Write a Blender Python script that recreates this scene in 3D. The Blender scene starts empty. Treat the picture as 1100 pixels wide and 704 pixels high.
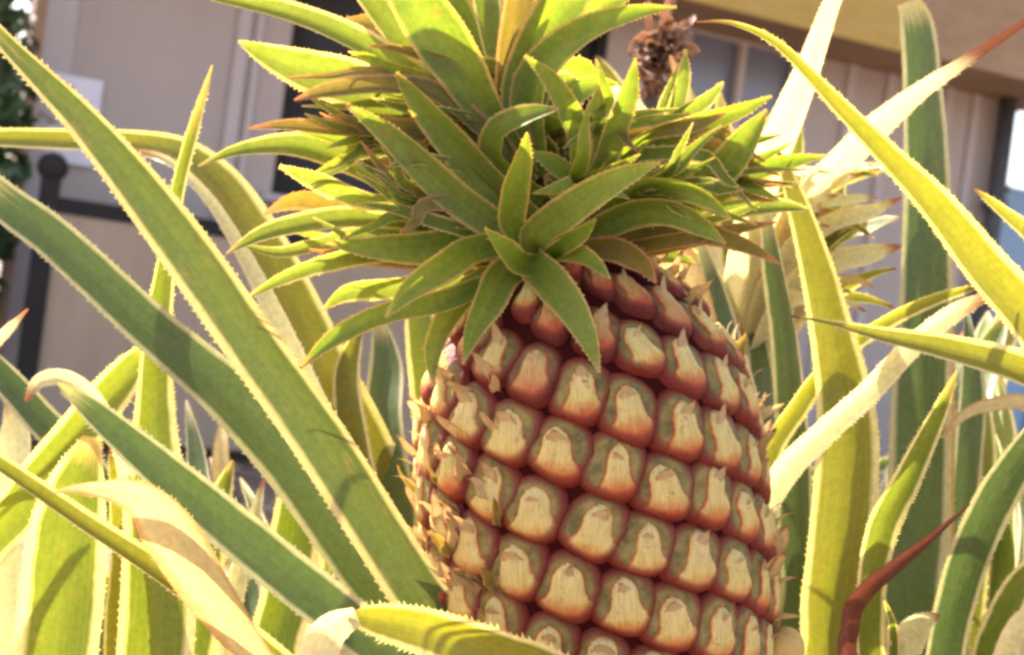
import bpy, bmesh, math, random
from mathutils import Vector, Matrix, Quaternion
random.seed(7)
R = math.radians
sc = bpy.context.scene
col = sc.collection

# ------------------------------------------------------------------ camera
HF = 42.0
F = 550 / math.tan(R(HF / 2))                 # focal length in photo pixels
ROLL = R(7.5)
CP = Vector((0, 0, 0.65))
FW = Vector((0, 1, 0)); RT = Vector((math.cos(ROLL), 0, math.sin(ROLL))); UP = Vector((-math.sin(ROLL), 0, math.cos(ROLL)))
cam = bpy.data.cameras.new('camera'); camo = bpy.data.objects.new('camera', cam); col.objects.link(camo)
camo.matrix_world = Matrix(((RT.x, UP.x, -FW.x, CP.x), (RT.y, UP.y, -FW.y, CP.y), (RT.z, UP.z, -FW.z, CP.z), (0, 0, 0, 1)))
cam.sensor_width = 36; cam.lens = 18 / math.tan(R(HF / 2)); cam.clip_start = 0.01; cam.clip_end = 2000
cam.dof.use_dof = True; cam.dof.focus_distance = 0.455; cam.dof.aperture_fstop = 18
sc.camera = camo

# ------------------------------------------------------------------ light
SUN_EL, SUN_AZ = 50, -48                      # azimuth from +Y, negative = to the left
sd = Vector((math.sin(R(SUN_AZ)) * math.cos(R(SUN_EL)), math.cos(R(SUN_AZ)) * math.cos(R(SUN_EL)), math.sin(R(SUN_EL))))
w = bpy.data.worlds.new('World'); sc.world = w; w.use_nodes = True
nt = w.node_tree; bg = nt.nodes['Background']
sky = nt.nodes.new('ShaderNodeTexSky'); sky.sky_type = 'NISHITA'; sky.sun_disc = False
sky.sun_elevation = R(SUN_EL); sky.sun_rotation = R(SUN_AZ % 360); sky.dust_density = 2.5; sky.air_density = 1.0
wm = nt.nodes.new('ShaderNodeMix'); wm.data_type = 'RGBA'; wm.blend_type = 'MULTIPLY'; wm.inputs[0].default_value = 1
nt.links.new(sky.outputs[0], wm.inputs[6]); wm.inputs[7].default_value = (1.2, 1.0, .86, 1)   # the photograph's warm white balance
nt.links.new(wm.outputs[2], bg.inputs[0]); bg.inputs[1].default_value = 0.118
sl = bpy.data.lights.new('sun', 'SUN'); sl.energy = 4.6; sl.angle = R(0.6); sl.color = (1.0, 0.93, 0.84)
so = bpy.data.objects.new('sun', sl); col.objects.link(so); so.location = (-3, 3, 6)
so.rotation_euler = sd.to_track_quat('Z', 'Y').to_euler()
sc.view_settings.view_transform = 'Standard'; sc.view_settings.look = 'None'
sc.view_settings.exposure = 2.0; sc.view_settings.gamma = 1
sc.render.engine = 'CYCLES'
sc.cycles.filter_width = 3.0
sc.cycles.max_bounces = 10; sc.cycles.transparent_max_bounces = 8
sc.cycles.use_denoising = True
try: sc.cycles.sample_clamp_indirect = 6
except Exception: pass

# ------------------------------------------------------------------ helpers
def P(x, y, d): return CP + (FW + RT * ((x - 550) / F) + UP * ((352 - y) / F)) * d
def tag(o, label=None, cat=None, group=None, kind=None):
    if label: o['label'] = label
    if cat: o['category'] = cat
    if group: o['group'] = group
    if kind: o['kind'] = kind
    return o
def empty(name, loc, label, cat, group=None):
    o = bpy.data.objects.new(name, None); col.objects.link(o); o.location = loc; o.empty_display_size = .05
    return tag(o, label, cat, group)
def link(name, me, mats, parent=None, off=None, smooth=True):
    """mesh given in world coordinates; off = where the parent thing stands"""
    if off is not None: me.transform(Matrix.Translation(-Vector(off)))
    for m in (mats if isinstance(mats, (list, tuple)) else [mats]): me.materials.append(m)
    if smooth: me.polygons.foreach_set('use_smooth', [True] * len(me.polygons))
    o = bpy.data.objects.new(name, me); col.objects.link(o)
    if parent: o.parent = parent
    return o
def mesh_from(name, vs, fs, uv=None, mi=None):
    me = bpy.data.meshes.new(name); me.from_pydata([tuple(v) for v in vs], [], fs)
    if uv:
        l = me.uv_layers.new(name='UVMap')
        for lp in me.loops: l.data[lp.index].uv = uv[lp.vertex_index]
    if mi: me.polygons.foreach_set('material_index', mi)
    me.update(); return me

# ------------------------------------------------------------------ materials
class N:
    def __init__(s, name):
        s.m = bpy.data.materials.new(name); s.m.use_nodes = True; s.t = s.m.node_tree
        s.p = s.t.nodes['Principled BSDF']; s.out = s.t.nodes['Material Output']
    def n(s, typ, **k):
        x = s.t.nodes.new(typ)
        for a, b in k.items(): setattr(x, a, b)
        return x
    def l(s, a, b): s.t.links.new(a, b)
    def ramp(s, fac, stops, interp='LINEAR'):
        r = s.n('ShaderNodeValToRGB'); r.color_ramp.interpolation = interp
        e = r.color_ramp.elements
        while len(e) < len(stops): e.new(0.5)
        for q, (p, c) in zip(e, stops):
            q.position = p; q.color = (*c, 1) if len(c) == 3 else c
        s.l(fac, r.inputs[0]); return r.outputs[0]
    def math(s, op, a, b=None, clamp=False):
        x = s.n('ShaderNodeMath', operation=op, use_clamp=clamp)
        for i, v in enumerate((a, b)):
            if v is None: continue
            if isinstance(v, (int, float)): x.inputs[i].default_value = v
            else: s.l(v, x.inputs[i])
        return x.outputs[0]
    def mix(s, f, a, b, mode='MIX'):
        x = s.n('ShaderNodeMix', data_type='RGBA', blend_type=mode)
        for i, v in ((0, f), (6, a), (7, b)):
            if isinstance(v, (int, float)): x.inputs[i].default_value = v
            elif isinstance(v, tuple): x.inputs[i].default_value = (*v, 1)
            else: s.l(v, x.inputs[i])
        return x.outputs[2]
    def noise(s, vec, scale, detail=3, rough=.55):
        x = s.n('ShaderNodeTexNoise'); x.inputs['Scale'].default_value = scale
        x.inputs['Detail'].default_value = detail; x.inputs['Roughness'].default_value = rough
        if vec is not None: s.l(vec, x.inputs['Vector'])
        return x.outputs['Fac']
    def mapping(s, vec, scale):
        x = s.n('ShaderNodeMapping'); x.inputs['Scale'].default_value = scale; s.l(vec, x.inputs['Vector']); return x.outputs[0]
    def bump(s, h, strength, dist=.001):
        b = s.n('ShaderNodeBump'); b.inputs['Strength'].default_value = strength; b.inputs['Distance'].default_value = dist
        s.l(h, b.inputs['Height']); return b.outputs[0]

def leaf_mat(name, g1, g2, margin, tip, tip_at=.93, mw=.80, transl=.42, tcol=None, rough=.38, blotch=(.30, .16, .07), blotch_amt=.35, scale_bloom=.0):
    s = N(name)
    uv = s.n('ShaderNodeTexCoord'); oi = s.n('ShaderNodeObjectInfo')
    sep = s.n('ShaderNodeSeparateXYZ'); s.l(uv.outputs['UV'], sep.inputs[0])
    u, v = sep.outputs[0], sep.outputs[1]
    seed = s.n('ShaderNodeCombineXYZ'); s.l(s.math('MULTIPLY', oi.outputs['Random'], 37.), seed.inputs[0]); s.l(s.math('MULTIPLY', oi.outputs['Random'], 91.), seed.inputs[2])
    ad = s.n('ShaderNodeVectorMath', operation='ADD'); s.l(uv.outputs['UV'], ad.inputs[0]); s.l(seed.outputs[0], ad.inputs[1])
    V = ad.outputs[0]
    streak = s.ramp(s.noise(s.mapping(V, (34, 1.0, 1)), 1.0, 5, .65), [(.28, (0, 0, 0)), (.72, (1, 1, 1))])
    patch = s.noise(s.mapping(V, (1.6, 7, 1)), 1.0, 4, .6)
    fine = s.noise(uv.outputs['Object'], 420, 3)
    au = s.math('ABSOLUTE', s.math('SUBTRACT', s.math('MULTIPLY', u, 2.), 1.))
    c = s.mix(s.math('ADD', s.math('MULTIPLY', streak, .7), s.math('MULTIPLY', s.math('SUBTRACT', oi.outputs['Random'], .35), .6), True), g1, g2)
    c = s.mix(s.ramp(patch, [(.35, (0, 0, 0)), (.7, (1, 1, 1))]), c, s.mix(.5, c, g2))
    c = s.mix(s.math('MULTIPLY', s.ramp(s.noise(s.mapping(V, (2.2, 9, 1)), 1.7, 5, .65), [(.56, (0, 0, 0)), (.72, (1, 1, 1))]), blotch_amt), c, blotch)
    # pale / reddish margin
    mf = s.ramp(s.math('ADD', au, s.math('MULTIPLY', s.math('SUBTRACT', patch, .5), .25)), [(mw - .04, (0, 0, 0)), (mw + .10, (1, 1, 1))])
    c = s.mix(mf, c, margin)
    tf = s.ramp(s.math('ADD', v, s.math('MULTIPLY', s.math('SUBTRACT', streak, .5), .08)), [(tip_at - .04, (0, 0, 0)), (min(1., tip_at + .04), (1, 1, 1))])
    c = s.mix(tf, c, tip)
    c = s.mix(1., c, s.ramp(fine, [(.3, (.86, .86, .86)), (.7, (1.1, 1.1, 1.1))]), 'MULTIPLY')
    s.l(c, s.p.inputs['Base Color']); s.p.inputs['Roughness'].default_value = rough
    s.p.inputs['Specular IOR Level'].default_value = .45
    b = s.bump(s.math('ADD', s.noise(s.mapping(V, (60, 1.5, 1)), 1., 3), s.math('MULTIPLY', fine, .35)), .5, .0006)
    s.l(b, s.p.inputs['Normal'])
    tr = s.n('ShaderNodeBsdfTranslucent'); s.l(b, tr.inputs['Normal'])
    tc = s.mix(1., c, tcol or (2.3, 2.1, .9), 'MULTIPLY'); s.l(tc, tr.inputs['Color'])
    mx = s.n('ShaderNodeMixShader'); mx.inputs[0].default_value = transl
    s.l(s.p.outputs[0], mx.inputs[1]); s.l(tr.outputs[0], mx.inputs[2]); s.l(mx.outputs[0], s.out.inputs['Surface'])
    return s.m

M = {}
M['crown'] = leaf_mat('crown leaf', (.095, .16, .025), (.22, .28, .045), (.46, .35, .14), (.42, .30, .14), .94, .84, .33, tcol=(2.5, 2.3, .7), blotch=(.30, .15, .07), blotch_amt=.45)
M['crown_red'] = leaf_mat('crown leaf flushed red', (.13, .14, .035), (.25, .20, .05), (.42, .27, .13), (.42, .20, .11), .88, .76, .34, tcol=(2.1, 1.6, .7), blotch=(.33, .16, .08), blotch_amt=.55)
M['crown_yellow'] = leaf_mat('crown leaf yellow green', (.12, .17, .022), (.22, .26, .04), (.58, .48, .22), (.48, .34, .16), .94, .78, .36, tcol=(2.0, 1.9, 1.0), blotch_amt=.15)
M['long'] = leaf_mat('plant leaf', (.05, .085, .025), (.10, .125, .04), (.50, .40, .24), (.45, .33, .16), .9, .72, .20, tcol=(2.2, 2.2, .9), blotch=(.30, .19, .11), blotch_amt=.4)
M['blue'] = leaf_mat('plant leaf dark', (.05, .08, .024), (.10, .13, .042), (.45, .38, .24), (.45, .36, .18), .9, .77, .20, tcol=(1.9, 2.2, 1.1), blotch=(.22, .17, .10), blotch_amt=.3)
M['yellow'] = leaf_mat('plant leaf yellow', (.14, .15, .02), (.24, .23, .035), (.62, .56, .36), (.15, .06, .035), .93, .75, .34, tcol=(2.0, 1.9, .6), blotch_amt=.3)
M['green'] = leaf_mat('plant leaf sunny', (.085, .13, .018), (.165, .20, .03), (.62, .56, .36), (.45, .33, .16), .92, .72, .34, tcol=(2.2, 2.0, .75), blotch_amt=.2)
M['cream'] = leaf_mat('plant leaf sunlit cream', (.55, .54, .30), (.68, .65, .42), (.70, .64, .44), (.33, .13, .08), .9, .75, .42, tcol=(1.3, 1.2, .8), blotch=(.50, .36, .17), blotch_amt=.3)  # white glare of sunlit blades is put into this base colour
M['tan'] = leaf_mat('plant leaf drying', (.52, .42, .20), (.58, .52, .30), (.50, .34, .15), (.5, .3, .15), .9, .75, .38, tcol=(1.4, 1.2, .8), blotch=(.50, .30, .12), blotch_amt=.6)
M['dry'] = leaf_mat('dead leaf', (.16, .05, .035), (.17, .06, .04), (.14, .06, .04), (.13, .06, .04), .9, .8, .18, tcol=(1.5, 1.1, .8), rough=.6, blotch=(.33, .20, .12))
M['rust'] = leaf_mat('dry brown scrap', (.22, .12, .08), (.34, .20, .14), (.38, .25, .18), (.12, .06, .04), .9, .8, .2, tcol=(1.4, 1.1, .8), rough=.7, blotch=(.09, .045, .035), blotch_amt=.8)

def simple(name, c1, c2, scale=8, rough=.8, bump=.3, bd=.003, stretch=(1, 1, 1), detail=5):
    s = N(name); tc = s.n('ShaderNodeTexCoord'); v = s.mapping(tc.outputs['Object'], stretch)
    f = s.noise(v, scale, detail, .62)
    s.l(s.ramp(f, [(.3, c1), (.7, c2)]), s.p.inputs['Base Color']); s.p.inputs['Roughness'].default_value = rough
    s.l(s.bump(s.noise(v, scale * 6, 4), bump, bd), s.p.inputs['Normal']); return s.m
M['wall'] = simple('painted siding', (.41, .355, .335), (.46, .40, .375), 1.2, .75, .15, .002, (6, 6, .6))
M['trim'] = simple('painted trim', (.46, .41, .41), (.51, .46, .46), 3, .7, .15, .002, (4, 4, .5))
M['panel'] = simple('tan board', (.34, .26, .19), (.41, .32, .24), 2, .8, .2, .003, (6, 6, .6))
M['wood'] = simple('orange stained wood', (.36, .22, .13), (.48, .31, .20), 6, .7, .3, .002, (8, 8, .7))
M['eave'] = simple('brown eave boards', (.27, .17, .09), (.36, .24, .14), 3, .7, .2, .002, (.6, 6, 6))
M['fascia'] = simple('ochre fascia paint', (.42, .27, .05), (.48, .32, .08), 3, .6, .2, .002, (.6, 6, 6))
M['roof'] = simple('roof sheet', (.25, .23, .22), (.32, .30, .28), 4, .6)
M['black'] = simple('black metal', (.012, .010, .011), (.02, .018, .018), 20, .85, .2, .001)
M['dark'] = simple('dark interior', (.02, .02, .022), (.04, .04, .045), 3, .8)
M['paper'] = simple('white paper', (.74, .74, .86), (.80, .80, .90), 5, .7, .1, .001)
M['ink'] = simple('grey print', (.20, .20, .22), (.28, .28, .30), 30, .8)
M['pipe'] = simple('dark pipe', (.06, .06, .065), (.10, .10, .11), 15, .6)
M['terra'] = simple('terracotta', (.42, .15, .10), (.55, .24, .17), 12, .85, .3)
M['stem'] = simple('fibrous stem', (.12, .10, .05), (.22, .18, .09), 40, .8, .6, .003)
M['peduncle'] = simple('crown core', (.12, .055, .03), (.20, .12, .05), 60, .7, .5, .001)
M['shrubleaf'] = simple('shrub leaf', (.03, .07, .02), (.10, .16, .06), 3, .35)
M['bark'] = simple('bark', (.08, .055, .04), (.18, .13, .10), 10, .9, .8, .01)
s = N('window glass'); s.p.inputs['Base Color'].default_value = (.20, .22, .30, 1); s.p.inputs['Roughness'].default_value = .25; s.p.inputs['Specular IOR Level'].default_value = .7; M['glass'] = s.m

s = N('soil'); tc = s.n('ShaderNodeTexCoord')
f1 = s.noise(tc.outputs['Object'], 1.2, 6, .6); f2 = s.noise(tc.outputs['Object'], 26, 6, .7)
c = s.mix(f1, (.13, .085, .065), (.25, .17, .13)); c = s.mix(s.ramp(f2, [(.45, (0, 0, 0)), (.62, (1, 1, 1))]), c, (.30, .22, .16))
s.l(c, s.p.inputs['Base Color']); s.p.inputs['Roughness'].default_value = .95
s.l(s.bump(f2, .8, .03), s.p.inputs['Normal']); M['soil'] = s.m
s = N('far hills'); tc = s.n('ShaderNodeTexCoord'); f = s.noise(tc.outputs['Object'], .2, 6, .65)
s.l(s.mix(f, (.06, .08, .10), (.16, .16, .22)), s.p.inputs['Base Color']); s.p.inputs['Roughness'].default_value = 1; M['hill'] = s.m

# fruit materials ----------------------------------------------------
def eye_mat(name, o1, o2, rim, stops):
    s = N(name); tc = s.n('ShaderNodeTexCoord'); oi = s.n('ShaderNodeObjectInfo')
    sep = s.n('ShaderNodeSeparateXYZ'); s.l(tc.outputs['UV'], sep.inputs[0])
    ad = s.n('ShaderNodeVectorMath', operation='ADD'); s.l(tc.outputs['Object'], ad.inputs[0])
    cx = s.n('ShaderNodeCombineXYZ'); s.l(s.math('MULTIPLY', oi.outputs['Random'], 5.), cx.inputs[0]); s.l(cx.outputs[0], ad.inputs[1])
    V = ad.outputs[0]
    nz = s.noise(V, 160, 4, .6); n2 = s.noise(V, 420, 5, .65); fib = s.noise(s.mapping(V, (1200, 150, 300)), 1., 3, .6)
    c = s.mix(s.ramp(nz, [(.36, (0, 0, 0)), (.64, (1, 1, 1))]), o1, o2)
    c = s.mix(s.math('MULTIPLY', s.ramp(n2, [(.5, (0, 0, 0)), (.7, (1, 1, 1))]), .5), c, (.30, .25, .13))
    tv = s.math('ADD', sep.outputs[1], s.math('MULTIPLY', s.math('SUBTRACT', nz, .5), .30))
    tv = s.math('ADD', tv, s.math('MULTIPLY', s.math('SUBTRACT', oi.outputs['Random'], .5), .16))
    tg = s.ramp(tv, stops)
    tg = s.mix(1., tg, s.ramp(fib, [(.3, (.80, .78, .74)), (.7, (1.12, 1.12, 1.12))]), 'MULTIPLY')
    c = s.mix(s.ramp(sep.outputs[1], [(.03, (0, 0, 0)), (.11, (1, 1, 1))]), c, tg)
    rf = s.math('ADD', sep.outputs[0], s.math('MULTIPLY', s.math('SUBTRACT', nz, .5), .22))
    c = s.mix(s.ramp(rf, [(.66, (0, 0, 0)), (.79, (.75, .75, .75)), (.90, (1, 1, 1))]), c, rim)
    # brown scars and specks
    c = s.mix(s.math('MULTIPLY', s.ramp(s.noise(V, 300, 6, .75), [(.58, (0, 0, 0)), (.68, (1, 1, 1))]), .65), c, (.13, .06, .03))
    s.l(c, s.p.inputs['Base Color']); s.l(s.ramp(n2, [(.3, (.42, .42, .42)), (.7, (.75, .75, .75))]), s.p.inputs['Roughness']); s.p.inputs['Specular IOR Level'].default_value = .35
    s.l(s.bump(s.math('ADD', n2, s.math('MULTIPLY', fib, .6)), .8, .0011), s.p.inputs['Normal'])
    return s.m
ST = [(0, (.24, .022, .010)), (.2, (.50, .11, .03)), (.34, (.62, .31, .09)), (.46, (.68, .51, .17)), (1, (.70, .56, .24))]
M['eye'] = eye_mat('fruitlet skin', (.13, .10, .024), (.33, .24, .065), (.17, .018, .010), ST)
M['eye_top'] = eye_mat('fruitlet skin young', (.17, .085, .03), (.32, .13, .05), (.12, .012, .008), [(0, (.30, .025, .015)), (.28, (.50, .10, .04)), (.5, (.58, .28, .10)), (1, (.60, .44, .18))])
M['bract'] = leaf_mat('dry bract tip', (.52, .36, .17), (.64, .50, .27), (.46, .25, .12), (.34, .17, .09), .82, .8, .30, tcol=(1.4, 1.15, .8), rough=.7, blotch=(.34, .15, .08), blotch_amt=.6)
M['bract_top'] = M['bract']
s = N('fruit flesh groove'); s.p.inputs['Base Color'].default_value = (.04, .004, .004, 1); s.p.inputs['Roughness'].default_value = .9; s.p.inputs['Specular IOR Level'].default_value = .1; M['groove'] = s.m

# ------------------------------------------------------------------ setting
def sheet(name, x0, x1, y0, y1, z, nx, ny, mat, hf=None):
    vs = []; fs = []
    for j in range(ny + 1):
        for i in range(nx + 1):
            x = x0 + (x1 - x0) * i / nx; y = y0 + (y1 - y0) * j / ny
            vs.append((x, y, z + (hf(x, y) if hf else 0)))
    for j in range(ny):
        for i in range(nx):
            a = j * (nx + 1) + i; fs.append((a, a + 1, a + nx + 2, a + nx + 1))
    return link(name, mesh_from(name, vs, fs), mat)
tag(sheet('ground', -300, 300, -60, 500, 0, 8, 8, M['soil']), kind='structure')
def hillh(x, y): return max(0, 9 * math.sin((y - 200) / 120 * math.pi)) * (.7 + .3 * math.sin(x * .03 + 1) + .12 * math.sin(x * .11))
tag(sheet('hills', -350, 350, 200, 320, -.05, 90, 16, M['hill'], hillh), kind='structure')

def bx(bm, mtx, sx, sy, sz, bev=0.0):
    r = bmesh.ops.create_cube(bm, size=1, matrix=mtx @ Matrix.Diagonal((sx, sy, sz, 1)))
    if bev: bmesh.ops.bevel(bm, geom=list({e for v in r['verts'] for e in v.link_edges}), offset=bev, segments=2, affect='EDGES', profile=.5)
def bmo(name, bm, mats, parent=None, off=None, smooth=False):
    me = bpy.data.meshes.new(name); bm.normal_update(); bm.to_mesh(me); bm.free()
    return link(name, me, mats, parent, off, smooth)

WY = R(22)
WU = Vector((math.cos(WY), math.sin(WY), 0)); WN = Vector((math.sin(WY), -math.cos(WY), 0)); WO = Vector((0, 6, 0))
def wuv(x, y, off=0.):
    d = P(x, y, 1) - CP; t = ((WO + WN * off - CP).dot(WN)) / d.dot(WN); q = CP + d * t
    return (q - WO).dot(WU), q.z
WM = Matrix(((WU.x, -WN.x, 0, WO.x), (WU.y, -WN.y, 0, WO.y), (0, 0, 1, 0), (0, 0, 0, 1)))   # local: u, into wall, z
def wbox(name, u0, u1, z0, z1, n0, n1, mat, parent, off, bev=.004):
    """box on the wall: n0..n1 = how far it stands out towards the camera"""
    bm = bmesh.new()
    bx(bm, WM @ Matrix.Translation(((u0 + u1) / 2, -(n0 + n1) / 2, (z0 + z1) / 2)), abs(u1 - u0), abs(n1 - n0), abs(z1 - z0), bev)
    return bmo(name, bm, mat, parent, off)
uL = wuv(25, 150)[0]; uR = wuv(1064, 200)[0]
ze = wuv(1000, 62, .45)[1]                      # underside of the eave
WH = ze + .06
b0 = WO + WU * uL
bld = empty('building', b0, 'pale grey sided building with brown eave behind the pineapple plants', 'building')
# wall in panels round the window openings
ua, za = wuv(291, 208); ub, _ = wuv(640, 150); zt = wuv(360, -60)[1]
uc, zc = wuv(722, 150); udd, _ = wuv(858, 120); ztt = wuv(790, 33)[1]
def wseg(u0, u1, z0, z1):
    wb.append((u0, u1, z0, z1))
wb = []
wseg(uL, ua, 0, WH); wseg(ua, ub, 0, za); wseg(ua, ub, zt, WH); wseg(ub, uc, 0, WH)
zc0 = zc - .75
wseg(uc, udd, 0, zc0); wseg(uc, udd, ztt, WH); wseg(udd, uR, 0, WH)
bm = bmesh.new()
for (u0, u1, z0, z1) in wb:
    bx(bm, WM @ Matrix.Translation(((u0 + u1) / 2, .06, (z0 + z1) / 2)), u1 - u0, .12, z1 - z0)
for (u0, u1, n0, n1) in ((uL, uL + .12, -4, -.121), (uR - .12, uR, -4, -.121), (uL, uR, -4.12, -4.001)):
    bx(bm, WM @ Matrix.Translation(((u0 + u1) / 2, -(n0 + n1) / 2, WH / 2)), u1 - u0, n1 - n0, WH)
bmo('wall', bm, M['wall'], bld, b0)
for x, wd in ((68, .07), (258, .055), (275, .03), (905, .05), (948, .05), (1012, .05), (1042, .045)):
    u = wuv(x, 60 if x < 600 else 150)[0]
    wbox('batten', u - wd / 2, u + wd / 2, .1, WH - .02, .002, .022, M['trim'], bld, b0)
u = wuv(38, 40)[0]; wbox('corner_trim', uL - .02, u + .03, 0, WH - .02, .003, .05, M['wood'], bld, b0)
u = wuv(56, 40)[0]; wbox('corner_board', u - .045, u + .03, 0, WH - .02, .003, .035, M['trim'], bld, b0)
# window behind the crown
wf = bpy.data.objects.new
def window(u0, u1, z0, z1, glass, sill=True):
    bm = bmesh.new(); t = .045
    for (a, b, c, d) in ((u0, u0 + t, z0, z1), (u1 - t, u1, z0, z1), (u0 + t, u1 - t, z0, z0 + t), (u0 + t, u1 - t, z1 - t, z1), ((u0 + u1) / 2 - .015, (u0 + u1) / 2 + .015, z0 + t, z1 - t)):
        bx(bm, WM @ Matrix.Translation(((a + b) / 2, .04, (c + d) / 2)), b - a, .05, d - c)
    fr = bmo('window', bm, M['trim'] if not sill else M['black'], bld, b0)
    bm = bmesh.new(); bx(bm, WM @ Matrix.Translation(((u0 + u1) / 2, .085, (z0 + z1) / 2)), u1 - u0, .01, z1 - z0)
    g = bmo('pane', bm, glass, fr)
    g.data.transform(Matrix.Translation(-b0))
    if sill:
        bm = bmesh.new(); bx(bm, WM @ Matrix.Translation(((u0 + u1) / 2, -.03, z0 - .02)), u1 - u0 + .1, .10, .035, .004)
        q = bmo('sill', bm, M['trim'], fr); q.data.transform(Matrix.Translation(-b0))
window(ua, ub, za, zt, M['dark'])
window(uc, udd, zc0, ztt, M['glass'], False)
wbox('window_post', udd, wuv(876, 120)[0], zc0, ztt + .05, -.05, -.01, M['dark'], bld, b0)
# eave, fascia, roof
wbox('eave', uL - .4, uR + 1.8, ze, ze + .05, -.10, .5, M['eave'], bld, b0)
uf = wuv(972, 20, .5)[0]
wbox('fascia', uL - .4, uf, ze - .03, ze + .46, .502, .53, M['fascia'], bld, b0)
wbox('fascia', uf + .002, uR + 1.8, ze - .02, ze + .46, .502, .525, M['eave'], bld, b0)
bm = bmesh.new()
vs = [bm.verts.new(WM @ Vector(q)) for q in ((uL - .4, -.54, ze + .465), (uR + 1.8, -.54, ze + .465), (uR + 1.8, 2.1, ze + 1.0), (uL - .4, 2.1, ze + 1.0), (uL - .4, 4.6, ze + .465), (uR + 1.8, 4.6, ze + .465))]
bm.faces.new((vs[0], vs[1], vs[2], vs[3])); bm.faces.new((vs[3], vs[2], vs[5], vs[4])); bm.faces.new((vs[0], vs[3], vs[4])); bm.faces.new((vs[1], vs[5], vs[2])); bm.faces.new((vs[0], vs[4], vs[5], vs[1]))
bmesh.ops.recalc_face_normals(bm, faces=bm.faces[:]); bmo('roof', bm, M['roof'], bld, b0)
# notices
def notice(x0, y0, x1, y1, label, marks):
    u0, z1 = wuv(x0, y0, .03); u1, z0 = wuv(x1, y1, .03)
    loc = WO + WU * ((u0 + u1) / 2) + WN * .03 + Vector((0, 0, z0))
    bm = bmesh.new(); bx(bm, WM @ Matrix.Translation(((u0 + u1) / 2, -.03, (z0 + z1) / 2)), u1 - u0, .006, z1 - z0, .001)
    r = empty('notice', loc, label, 'notice', 'white notices pinned to the wall')
    bmo('sheet', bm, M['paper'], r, loc)
    for (a, b, ww, hh) in marks:
        bm = bmesh.new(); bx(bm, WM @ Matrix.Translation((u0 + (u1 - u0) * a, -.0345, z0 + (z1 - z0) * b)), (u1 - u0) * ww, .002, (z1 - z0) * hh)
        bmo('print', bm, M['ink'], r, loc)
notice(38, 74, 106, 128, 'upper white notice sheet with a dark mark, pinned to the grey wall', [(.5, .62, .16, .22), (.28, .2, .14, .2)])
notice(28, 131, 100, 180, 'lower white notice sheet pinned under the other one on the grey wall', [(.2, .8, .2, .08), (.5, .5, .6, .03)])
# black rail, post and tan board
u0, z0 = wuv(52, 216, .5); u1, z1 = wuv(250, 262, .5)
zr = (z0 + z1) / 2 + .02
gl = WO + WU * u0 + WN * .5
gt = empty('metal_rail', gl, 'black metal rail and post framing a tan board in front of the grey wall', 'railing')
wbox('rail', u0, u0 + 2.4, zr - .028, zr + .028, .475, .525, M['black'], gt, gl)
wbox('post', u0 - .035, u0 + .035, 0, zr + .10, .465, .535, M['black'], gt, gl, .006)
bm = bmesh.new(); bmesh.ops.create_uvsphere(bm, u_segments=16, v_segments=10, radius=.055, matrix=Matrix.Translation(gl + Vector((0, 0, zr + .13))))
bmo('knob', bm, M['black'], gt, gl, True)
wbox('board', u0 + .037, u0 + 2.4, .05, zr - .031, .485, .515, M['panel'], gt, gl)
wbox('post', u0 + 2.402, u0 + 2.47, 0, zr + .06, .465, .535, M['black'], gt, gl, .006)
# downpipe at the right corner
u, _ = wuv(1078, 150, .08)
bm = bmesh.new(); pl = WO + WU * u + WN * .08
bmesh.ops.create_cone(bm, cap_ends=True, segments=16, radius1=.045, radius2=.045, depth=WH, matrix=Matrix.Translation(pl + Vector((0, 0, WH / 2))))
for zz in (.4, 1.1, 1.6):
    bmesh.ops.create_cone(bm, cap_ends=True, segments=16, radius1=.062, radius2=.062, depth=.05, matrix=Matrix.Translation(pl + Vector((0, 0, zz))))
bmo('downpipe', bm, M['pipe'], bld, b0, True)

# blue painted wall beyond the corner
bu = uR + .35; bl = WO + WU * bu - WN * 1.6
bw = empty('blue_wall', bl, 'light blue painted board wall beyond the right corner of the building', 'wall')
M['blue_paint'] = simple('light blue paint', (.26, .44, .68), (.33, .52, .76), 2, .6, .1, .002)
wbox('board', bu, bu + 3.2, 0, ze - .12, -1.62, -1.6, M['blue_paint'], bw, bl)
for k in range(7): wbox('batten', bu + .2 + k * .46, bu + .23 + k * .46, .02, ze - .14, -1.598, -1.58, M['blue_paint'], bw, bl)
for k in range(2): wbox('post', bu + .0 + k * 3.2, bu + .08 + k * 3.2, 0, ze - .1, -1.70, -1.622, M['black'], bw, bl)

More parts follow.
